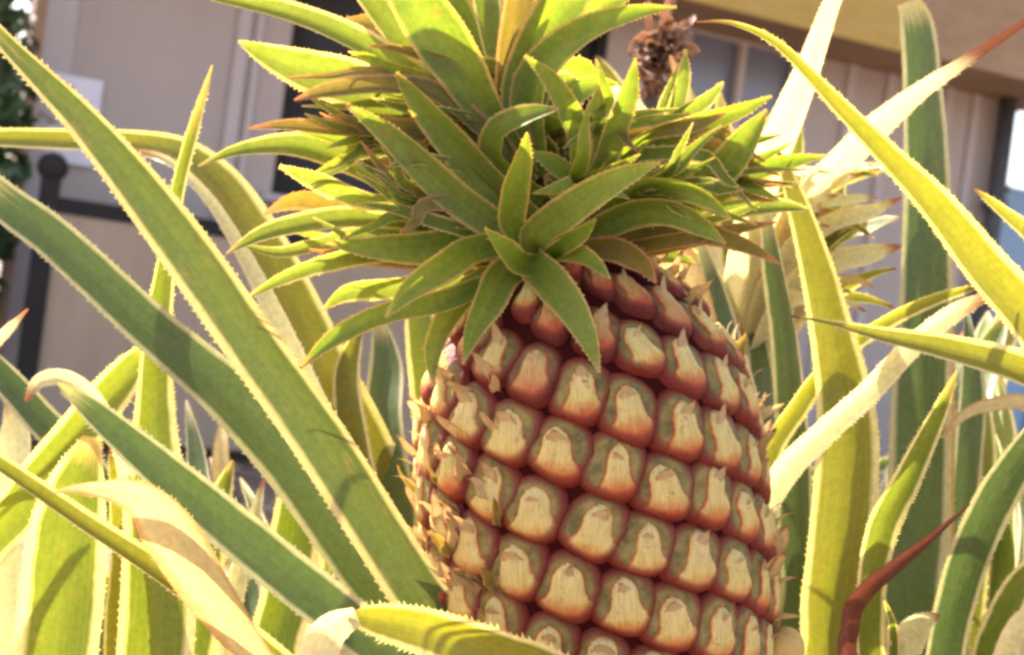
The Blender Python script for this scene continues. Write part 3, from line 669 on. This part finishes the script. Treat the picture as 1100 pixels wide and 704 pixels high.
# short crowded leaves in the outer crown
rc = random.Random(15)
for k in range(64):
    left = k % 5 < 3
    x0, y0 = (rc.uniform(400, 500), rc.uniform(70, 290)) if left else (rc.uniform(660, 750), rc.uniform(130, 270))
    l = rc.uniform(50, 120); a = rc.gauss(.05, .45) if not left else math.pi + rc.gauss(-.02, .4)
    wd = rc.uniform(9, 18); bw_ = rc.uniform(-16, 12); ca, sa = math.cos(a), -math.sin(a)
    dd = rc.uniform(.455, .50)
    px_leaf('crown_leaf', [(x0 + ca * l, y0 + sa * l, 1.5, dd - .008), (x0 + ca * l * .6, y0 + sa * l * .6 + bw_ * .5, wd * .7, dd), (x0 + ca * l * .2, y0 + sa * l * .2 + bw_ * .4, wd, dd + .003), ((x0 + axis_at(y0) * 2) / 3, y0 + 16, wd, .49), (axis_at(y0), y0 + 30, wd * .8, .5)],
            rc.choice(['crown', 'crown_yellow', 'crown_red', 'crown_yellow', 'crown_red']), crown, mb, roll=rc.uniform(-45, 45), twist=rc.uniform(-25, 25), fold=.4, spine=.0005, pitch=.0022)
# filler leaves round the back and inside of the crown
rc = random.Random(5)
for k in range(34):
    y0 = rc.uniform(90, 285); a = rc.uniform(0, 2 * math.pi); back = math.sin(a)
    x0 = axis_at(y0); l = rc.uniform(70, 170) * (.85 if back < 0 else 1.2); ca = math.cos(a)
    if back < 0: l *= .6
    rise = (300 - y0) / 200 * rc.uniform(.5, 1.1) - .15
    x3 = x0 + ca * l * 1.2; y3 = y0 - l * rise; dd = .5 + back * l * PX * .9
    md = (.5 + dd) / 2 + .006 * (1 if back > 0 else -1)
    wd = rc.uniform(24, 38)
    px_leaf('crown_leaf', [(x3, y3 + rc.uniform(-5, 20), 2, dd), (x0 + ca * l * .85, y0 - l * rise * .9 - 6, wd * .6, dd * .6 + md * .4), (x0 + ca * l * .45, y0 - l * rise * .55 - 8, wd, md), (x0, y0 + 6, wd * .8, .5)],
            rc.choice(['crown', 'crown', 'crown_yellow', 'crown_red']), crown, mb, roll=rc.uniform(-40, 40), fold=.35, spine=.0008, pitch=.0026)

# ---- long leaves of the main plant
def ll(plant_, off_, pts, d, mat, roll=0, twist=0, fold=.28, base_=None, **k):
    if base_: pts = pts + [base_]
    px_leaf('leaf', pts, mat, plant_, off_, roll=roll, twist=twist, fold=fold, d=d, spine=k.pop('spine', .0008), **k)
MB = (700, 1040, 50)
ll(plant, mb, [(-70, -50, 6), (0, 38, 18), (95, 135, 38), (180, 240, 54), (260, 352, 59), (345, 470, 61), (430, 600, 60), (540, 770, 62)], (.41, .49), 'long', -12, 0, .42, MB)
ll(plant, mb, [(-90, 130, 16), (0, 213, 40), (62, 260, 46), (160, 352, 50), (240, 422, 56), (315, 505, 60), (400, 620, 60), (540, 800, 56)], (.52, .51), 'blue', 10, 0, .2, MB)
ll(plant, mb, [(62, 412, 3), (105, 446, 28), (195, 523, 46), (295, 607, 52), (390, 682, 52), (480, 760, 48)], (.415, .47), 'blue', 8, 0, .25, MB)
ll(plant, mb, [(-60, 462, 8), (0, 503, 17), (80, 558, 22), (185, 628, 24), (290, 712, 28), (420, 830, 34)], (.40, .47), 'yellow', 40, 0, .6, MB)
ll(plant, mb, [(57, 529, 2), (95, 524, 12), (150, 532, 34), (190, 570, 54), (232, 636, 52), (285, 712, 36), (370, 810, 30)], (.385, .46), 'tan', -35, 20, .4, MB)
ll(plant, mb, [(318, 770, 30), (332, 715, 44), (352, 676, 40), (382, 660, 20)], (.362, .368), 'cream', -35, 0, .3, spine=.001)
ll(plant, mb, [(372, 662, 6), (400, 664, 34), (460, 676, 52), (530, 700, 60), (610, 742, 62), (680, 860, 56)], (.368, .45), 'yellow', -12, 0, .5, MB, spine=.0012, pitch=.0030)
ll(plant, mb, [(-190, 150, 3), (-90, 146, 10), (0, 149, 18), (60, 151, 21), (140, 154, 24), (195, 168, 36), (238, 205, 48), (278, 262, 50), (315, 330, 50), (350, 400, 50), (400, 500, 52), (470, 680, 50)], (.66, .56), 'yellow', 25, -30, .4, MB)
ll(plant, mb, [(135, 160, 3), (180, 172, 8), (225, 215, 12), (262, 275, 16), (300, 350, 22), (360, 480, 30), (440, 640, 40)], (.62, .53), 'cream', 0, 0, .3, MB)
ll(plant, mb, [(405, 335, 6), (414, 390, 34), (412, 450, 42), (425, 540, 46), (455, 680, 46)], (.62, .54), 'blue', 0, 0, .3, MB)
ll(plant, mb, [(390, 345, 4), (374, 395, 26), (376, 450, 32), (395, 540, 34), (440, 690, 40)], (.60, .54), 'yellow', 0, 0, .4, MB)
ll(plant, mb, [(445, 300, 6), (452, 350, 34), (462, 430, 44), (480, 540, 50), (520, 700, 50)], (.60, .54), 'green', 0, 0, .4, MB)
ll(plant, mb, [(322, 452, 3), (320, 500, 24), (316, 560, 50), (306, 640, 56), (300, 730, 54), (400, 900, 50)], (.57, .52), 'green', 12, 0, .35, MB)
ll(plant, mb, [(1078, 311, 3), (1030, 331, 18), (980, 368, 22), (930, 420, 24), (880, 465, 26), (835, 512, 30), (790, 600, 30), (740, 760, 34)], (.52, .57), 'cream', 30, 0, .5, MB)
ll(plant, mb, [(1068, 303, 2), (1010, 318, 12), (960, 340, 15), (915, 370, 15), (860, 430, 20), (800, 560, 26)], (.58, .56), 'yellow', 35, 0, .5, MB)
ll(plant, mb, [(835, 160, 3), (855, 215, 22), (878, 290, 36), (898, 380, 50), (908, 450, 62), (905, 540, 68), (893, 640, 66), (870, 760, 60)], (.57, .55), 'yellow', 8, 0, .3, MB)
ll(plant, mb, [(820, 205, 4), (832, 280, 22), (846, 360, 30), (853, 450, 34), (856, 560, 36), (850, 700, 40)], (.60, .56), 'blue', -25, 0, .5, MB)
ll(plant, mb, [(745, 240, 4), (768, 310, 20), (785, 370, 26), (802, 440, 30), (815, 540, 34), (810, 700, 40)], (.64, .56), 'blue', 0, 0, .3, MB)
ll(plant, mb, [(735, 250, 4), (748, 310, 24), (762, 370, 26), (780, 460, 30), (790, 600, 34)], (.60, .56), 'tan', 0, 0, .3, MB)
ll(plant, mb, [(800, 300, 4), (812, 360, 20), (820, 430, 30), (825, 560, 40), (800, 760, 40)], (.70, .58), 'blue', 0, 0, .3, MB)

# ------------------------------------------------------------------ other plants
def other(px, d, name, label):
    b = P(*px, d); g = Vector((b.x, b.y, 0)); e = empty(name, g, label, 'pineapple plant', 'pineapple plants in the bed')
    tube('stem', [g, g + Vector((0, 0, .12)), b], [.03, .032, .024], M['stem'], e, g, 14, .08); return e, g
lp, lg = other((140, 1100), .56, 'pineapple_plant', 'pineapple plant without fruit, broad upright leaves at the lower left')
LB = (140, 1100, 44)
def lf(pts, d, mat, *a, **k): ll(lp, lg, pts, d, mat, *a, base_=LB, **k)
lf([(228, 70, 2), (208, 135, 12), (190, 205, 15), (178, 280, 20), (168, 350, 30), (164, 420, 38), (163, 480, 50), (166, 560, 68), (168, 650, 78), (160, 780, 76)], (.54, .50), 'green', 10, 0, .6)
lf([(100, 470, 20), (85, 520, 60), (74, 570, 80), (66, 640, 86), (62, 740, 84), (90, 900, 60)], (.50, .51), 'green', -8, 0, .35)
lf([(168, 362, 3), (135, 402, 36), (75, 476, 50), (22, 540, 52), (-40, 640, 50), (0, 850, 46)], (.58, .55), 'green', 15, 0, .3)
lf([(28, 432, 4), (44, 410, 16), (74, 409, 18), (106, 440, 18), (140, 520, 24), (150, 680, 40)], (.50, .54), 'cream', 20, 0, .4)
lf([(-60, 340, 10), (0, 402, 30), (40, 445, 34), (95, 505, 38), (150, 590, 40), (170, 750, 44)], (.60, .56), 'blue', 0, 0, .3)
lf([(30, 332, 2), (0, 362, 12), (-40, 400, 20), (-60, 500, 30), (-30, 700, 40)], (.55, .56), 'cream', 10)
lf([(6, 420, 4), (18, 460, 28), (10, 515, 40), (0, 600, 44), (20, 750, 44)], (.60, .56), 'cream', -20)
lf([(250, 495, 3), (238, 530, 22), (222, 590, 36), (210, 680, 46), (180, 850, 46)], (.60, .55), 'green', 10, 0, .4)
lf([(283, 515, 3), (272, 560, 14), (250, 640, 24), (220, 780, 34)], (.62, .55), 'cream', 10)
lf([(352, 528, 2), (354, 570, 10), (350, 630, 16), (320, 760, 30)], (.56, .54), 'green', 10)
lf([(262, 600, 4), (262, 640, 40), (255, 700, 60), (220, 850, 50)], (.62, .56), 'blue', 0)
lf([(118, 480, 3), (125, 540, 16), (128, 610, 22), (126, 720, 30)], (.54, .54), 'yellow', 20)
lf([(20, 570, 3), (12, 620, 22), (6, 690, 36), (30, 850, 40)], (.62, .57), 'tan', 0)
lf([(200, 430, 3), (212, 500, 22), (215, 580, 30), (200, 720, 40)], (.66, .56), 'blue', 0)

rp, rg = other((985, 1150), .60, 'pineapple_plant', 'pineapple plant at the right edge with long arching brown tipped leaves')
RB = (985, 1150, 44)
def rf(pts, d, mat, *a, **k): ll(rp, rg, pts, d, mat, *a, base_=k.pop('b', RB), **k)
rf([(748, 24, 2), (790, 26, 5), (838, 50, 9), (895, 108, 16), (950, 165, 24), (1005, 222, 36), (1055, 285, 46), (1120, 362, 54), (1190, 480, 56), (1200, 700, 54)], (.44, .56), 'yellow', 15, 0, .5)
rf([(975, 2, 22), (986, 28, 34), (992, 90, 40), (996, 190, 48), (994, 310, 54), (988, 430, 60), (985, 560, 64), (978, 700, 64)], (.66, .62), 'blue', 0, 0, .3)
rf([(968, 6, 4), (975, 50, 16), (980, 100, 20), (984, 180, 22), (985, 300, 20), (985, 500, 20)], (.675, .635), 'yellow', 30, 0, .5)
rf([(1012, 120, 2), (1014, 200, 12), (1014, 300, 20), (1012, 450, 26), (1005, 700, 30)], (.70, .63), 'tan', 0)
rf([(850, 340, 2), (890, 347, 5), (945, 361, 16), (1020, 378, 30), (1100, 402, 38), (1170, 440, 44), (1180, 620, 46)], (.47, .56), 'yellow', 28, 0, .5)
rf([(1028, 398, 2), (1006, 448, 18), (975, 510, 28), (945, 572, 32), (934, 650, 30), (940, 760, 32)], (.51, .56), 'green', 15, 0, .5)
rf([(1042, 541, 2), (1000, 578, 8), (962, 608, 15), (928, 636, 19), (912, 670, 20), (916, 760, 22)], (.47, .56), 'dry', 10, 0, .5)
rf([(1160, 400, 10), (1112, 468, 30), (1070, 535, 42), (1038, 610, 42), (1018, 690, 40), (1005, 800, 40)], (.50, .57), 'blue', 0, 0, .3)
rf([(1046, 203, 2), (1075, 226, 11), (1115, 262, 18), (1170, 340, 26), (1190, 600, 40)], (.52, .58), 'yellow', 30)
rf([(1012, 470, 2), (1035, 447, 10), (1065, 436, 14), (1110, 440, 18), (1160, 520, 26), (1120, 800, 36)], (.62, .60), 'tan', 20)
rf([(1180, 560, 8), (1110, 612, 26), (1075, 670, 34), (1050, 760, 36)], (.60, .60), 'green', 0)
rf([(1135, 640, 4), (1095, 668, 18), (1075, 720, 26), (1050, 820, 30)], (.54, .59), 'cream', 15)
rf([(955, 500, 4), (950, 560, 20), (958, 640, 30), (965, 760, 36)], (.72, .62), 'blue', 0)
rf([(948, 642, 2), (958, 668, 8), (960, 700, 12), (960, 780, 16)], (.50, .57), 'green', 0)
rf([(1010, 660, 3), (990, 668, 26), (972, 690, 34), (965, 740, 28)], (.50, .57), 'cream', 20, 0, .5)
rf([(1085, 330, 3), (1060, 380, 30), (1040, 450, 40), (1030, 560, 44), (1010, 760, 40)], (.80, .66), 'green', 0)
rf([(1120, 300, 3), (1085, 345, 30), (1062, 400, 36), (1050, 520, 40), (1020, 760, 40)], (.86, .68), 'yellow', 20)

# plant behind the crown on the right, catching the sun
bp, bg_ = other((800, 560), .74, 'pineapple_plant', 'sunlit pineapple plant with leaves coloured in sunlit cream behind the crown on the right')
BB = (800, 560, 40)
def bf(pts, d, mat, *a, **k): ll(bp, bg_, pts, d, mat, *a, base_=BB, **k)
bf([(935, -85, 6), (893, -2, 17), (867, 65, 24), (842, 125, 32), (818, 185, 36), (795, 270, 38), (780, 400, 40)], (.60, .70), 'cream', 45, 0, .3)
bf([(1125, 5, 3), (1085, 33, 9), (1035, 65, 13), (985, 97, 18)], (.53, .55), 'dry', 30, 0, .4) if False else None
tipleaf = px_leaf('leaf', [(1130, 2, 3), (1085, 33, 9), (1035, 65, 13), (985, 97, 19), (940, 132, 27), (900, 172, 29), (862, 212, 28), (820, 280, 30), (790, 400, 36), (795, 560, 40)], 'cream', bp, bg_, roll=45, d=(.56, .72), fold=.3)
for o_ in [tipleaf]:
    m_ = leaf_mat('sunlit cream leaf with long brown tip', (.55, .53, .32), (.66, .62, .40), (.62, .55, .36), (.11, .04, .025), .76, .85, .42, tcol=(1.2, 1.1, .8), blotch=(.5, .36, .17), blotch_amt=.2)  # pale blade colour includes the sunlit white; the brown tip is the leaf's own
    o_.data.materials[0] = m_
bf([(968, 212, 2), (935, 226, 16), (890, 240, 20), (850, 270, 24), (815, 350, 30)], (.62, .70), 'cream', 20)
bf([(965, 178, 2), (930, 186, 9), (895, 200, 12), (850, 240, 18), (810, 350, 26)], (.66, .70), 'yellow', 20)
bf([(968, 264, 3), (935, 271, 22), (893, 282, 24), (850, 310, 26), (815, 400, 30)], (.62, .70), 'cream', 20)
bf([(960, 330, 3), (925, 320, 10), (885, 322, 16), (840, 350, 24), (810, 430, 30)], (.66, .70), 'yellow', 10)
bf([(905, 180, 3), (895, 225, 26), (872, 270, 30), (840, 340, 32), (812, 440, 34)], (.70, .72), 'green', 0)
bf([(860, 120, 3), (850, 190, 26), (832, 260, 34), (815, 360, 36)], (.72, .73), 'yellow', 0)
bf([(770, 90, 3), (782, 170, 26), (790, 260, 36), (795, 400, 38)], (.74, .74), 'green', 0)
bf([(720, 60, 3), (742, 120, 22), (762, 210, 34), (785, 380, 38)], (.76, .74), 'tan', 0)
bf([(605, 95, 3), (640, 92, 20), (690, 130, 30), (740, 230, 36), (785, 400, 38)], (.72, .74), 'cream', -20)
bf([(640, 60, 3), (655, 90, 24), (690, 150, 34), (750, 300, 38)], (.78, .75), 'yellow', 0)
bf([(690, 300, 3), (720, 290, 20), (750, 310, 28), (785, 420, 34)], (.62, .72), 'tan', 0)
rr_ = random.Random(22)
for k in range(16):
    y = rr_.uniform(170, 330); x = rr_.uniform(870, 975); h_ = rr_.uniform(-10, 25)
    bf([(x, y, 2), (x - 30, y + h_ * .4, rr_.uniform(8, 18)), ((x + 800) / 2, y + h_ + 15, 20), (815, 380, 26)], (.64, .71), rr_.choice(['cream', 'cream', 'yellow', 'green']), rr_.uniform(-45, 45))
for k in range(12):
    a = rr_.uniform(-.2, 1.2); x = 800 + 110 * math.cos(a * 2.2); y = 300 - 90 * math.sin(a * 2.2 + .3) + rr_.uniform(-25, 60)
    bf([(x + 30 * math.cos(a * 2), y + 10, 2), (x, y, 12), ((x + 810) / 2, y * .6 + 150, 20), (805, 420, 24)], (.64, .72), rr_.choice(['cream', 'green', 'yellow', 'tan']), rr_.uniform(-30, 30))

# withered brown seed head on its stalk
hb = P(703, 60, .80); hg = Vector((hb.x, hb.y + .02, 0))
head = empty('withered_seed_head', hg, 'crumpled dark brown withered seed head on a stalk, just behind the crown', 'dried plant')
tube('stalk', [hg, hg + Vector((.01, 0, .4)), hb - Vector((0, 0, .02))], [.008, .007, .006], M['bark'], head, hg, 10)
rr_ = random.Random(9)
vs_ = []
for k in range(50):
    x = 706 + rr_.gauss(0, 14); y = 62 + rr_.gauss(0, 24); a = rr_.uniform(0, 6.28); l = rr_.uniform(8, 20)
    px_leaf('scrap', [(x + math.cos(a) * l, y + math.sin(a) * l, 3, .79 + rr_.uniform(-.02, .02)), (x + math.cos(a + .5) * l * .5, y + math.sin(a + .5) * l * .5, rr_.uniform(9, 16), .79), (x, y, 10, .80), (703, 60, 5, .80)], 'rust', head, hg, roll=rr_.uniform(-60, 60), fold=.8, spine=0, seg=8, wob=4)

rr_ = random.Random(4)
for k in range(16):
    x = rr_.uniform(1020, 1120); y = rr_.uniform(310, 470); a = rr_.uniform(-.6, .6)
    rf([(x + 50 * a, y, 2), (x + 25 * a, y + 35, rr_.uniform(10, 24)), (x, y + 110, 28), (x - 10, y + 250, 30)], (rr_.uniform(.7, .85), .66), rr_.choice(['green', 'cream', 'long', 'blue', 'yellow']), rr_.uniform(-40, 40))
rr_ = random.Random(6)
for k in range(16):
    x = rr_.uniform(-10, 440); y = rr_.uniform(430, 600); a = rr_.uniform(-1, 1)
    lf([(x + 60 * a, y, 2), (x + 35 * a, y + 40, rr_.uniform(8, 20)), (x + 8 * a, y + 130, 24), ((x + 140) / 2, y + 300, 30)], (rr_.uniform(.60, .72), .60), rr_.choice(['green', 'cream', 'long', 'blue', 'tan']), rr_.uniform(-40, 40))
# background rosettes that fill the bed
bedn = 0
def bed_plant(x, y, d, n, label, mats, hgt=1.0, seed=0):
    rnd = random.Random(seed); b = P(x, y, d); g = Vector((b.x, b.y, 0)); e = empty('pineapple_plant', g, label, 'pineapple plant', 'pineapple plants in the bed')
    top = g + Vector((0, 0, .14)); tube('stem', [g, top], [.03, .02], M['stem'], e, g, 10, .08)
    for k in range(n):
        a = k * 2.4 + rnd.uniform(-.3, .3); el = rnd.uniform(.5, 1.25); L = rnd.uniform(.32, .55) * hgt
        h = Vector((math.cos(a), math.sin(a), 0)); up = Vector((0, 0, 1)); p0 = g + Vector((0, 0, .06 + .006 * k)); w0 = rnd.uniform(.022, .034)
        c1 = p0 + (h * math.cos(el) + up * math.sin(el)) * L * .4
        c2 = c1 + (h * math.cos(el - .25) + up * math.sin(el - .25)) * L * .35
        c3 = c2 + (h * math.cos(el - .7) + up * math.sin(el - .7)) * L * .35
        me = leaf_mesh([(c3, .001), (c2, w0 * .65), (c1, w0), (p0, w0)], rnd.uniform(-40, 40), 0, .4, .0016, pitch=.006, seg=16, rnd=rnd)
        link('leaf', me, M[rnd.choice(mats)], e, g)
bed_plant(300, 700, .95, 20, 'small dark pineapple plant half hidden behind the lower left leaves', ['blue', 'green', 'long'], .85, 1)
bed_plant(90, 700, 1.15, 20, 'small pineapple plant at the far left behind the upright leaves', ['blue', 'green', 'cream'], .8, 2)
bed_plant(900, 700, 1.0, 22, 'green pineapple plant in the gap right of the fruit', ['blue', 'green', 'yellow'], .95, 3)
bed_plant(560, 700, 1.2, 22, 'pineapple plant hidden behind the fruit and its crown', ['blue', 'green'], 1.0, 4)
bed_plant(760, 700, 1.5, 20, 'pineapple plant farther back between the fruit and the wall', ['blue', 'green', 'cream'], 1.0, 5)

# terracotta pot lying among the leaves, lower right
pc = P(1050, 650, .95); pg = Vector((pc.x, pc.y, 0))
hpot = pc.z + .03
pr = [(.0, .045), (.05, .052), (hpot * .5, .07), (hpot * .86, .085), (hpot * .865, .094), (hpot, .098), (hpot, .088), (hpot * .86, .078), (.1, .05)]
vs = []; fs = []; S = 36
for z, r in pr:
    for k in range(S): vs.append(pg + Vector((math.cos(2 * math.pi * k / S) * r, math.sin(2 * math.pi * k / S) * r, z)))
for i in range(len(pr) - 1):
    for k in range(S): fs.append((i * S + k, i * S + (k + 1) % S, (i + 1) * S + (k + 1) % S, (i + 1) * S + k))
fs.append(tuple(range(S))[::-1]); fs.append(tuple((len(pr) - 1) * S + k for k in range(S)))
tag(link('plant_pot', mesh_from('plant_pot', vs, fs), M['terra']), 'tall reddish terracotta pot among the leaves at the lower right', 'plant pot')

# leaf litter on the soil
rnd = random.Random(77); vs = []; fs = []
for k in range(2600):
    x = rnd.uniform(-2.4, 2.6); y = rnd.uniform(.3, 5.0); l = rnd.uniform(.02, .08); a = rnd.random() * 6.28; wv = l * rnd.uniform(.12, .35)
    dx = Vector((math.cos(a), math.sin(a), rnd.uniform(-.1, .25))) * l; dy = Vector((-math.sin(a), math.cos(a), rnd.uniform(-.3, .3))) * wv; c = Vector((x, y, .012 + abs(dx.z) * .5 + rnd.random() * .01)); i = len(vs)
    vs += [c - dx, c - dy, c + dx, c + dy]; fs += [(i, i + 1, i + 2), (i, i + 2, i + 3)]
M['litter'] = simple('dry litter', (.22, .13, .09), (.46, .36, .24), 5, .8)
tag(link('leaf_litter', mesh_from('leaf_litter', vs, fs), M['litter'], None, None, False), 'dry leaf litter scattered over the brown soil', 'leaf litter', None, 'stuff')
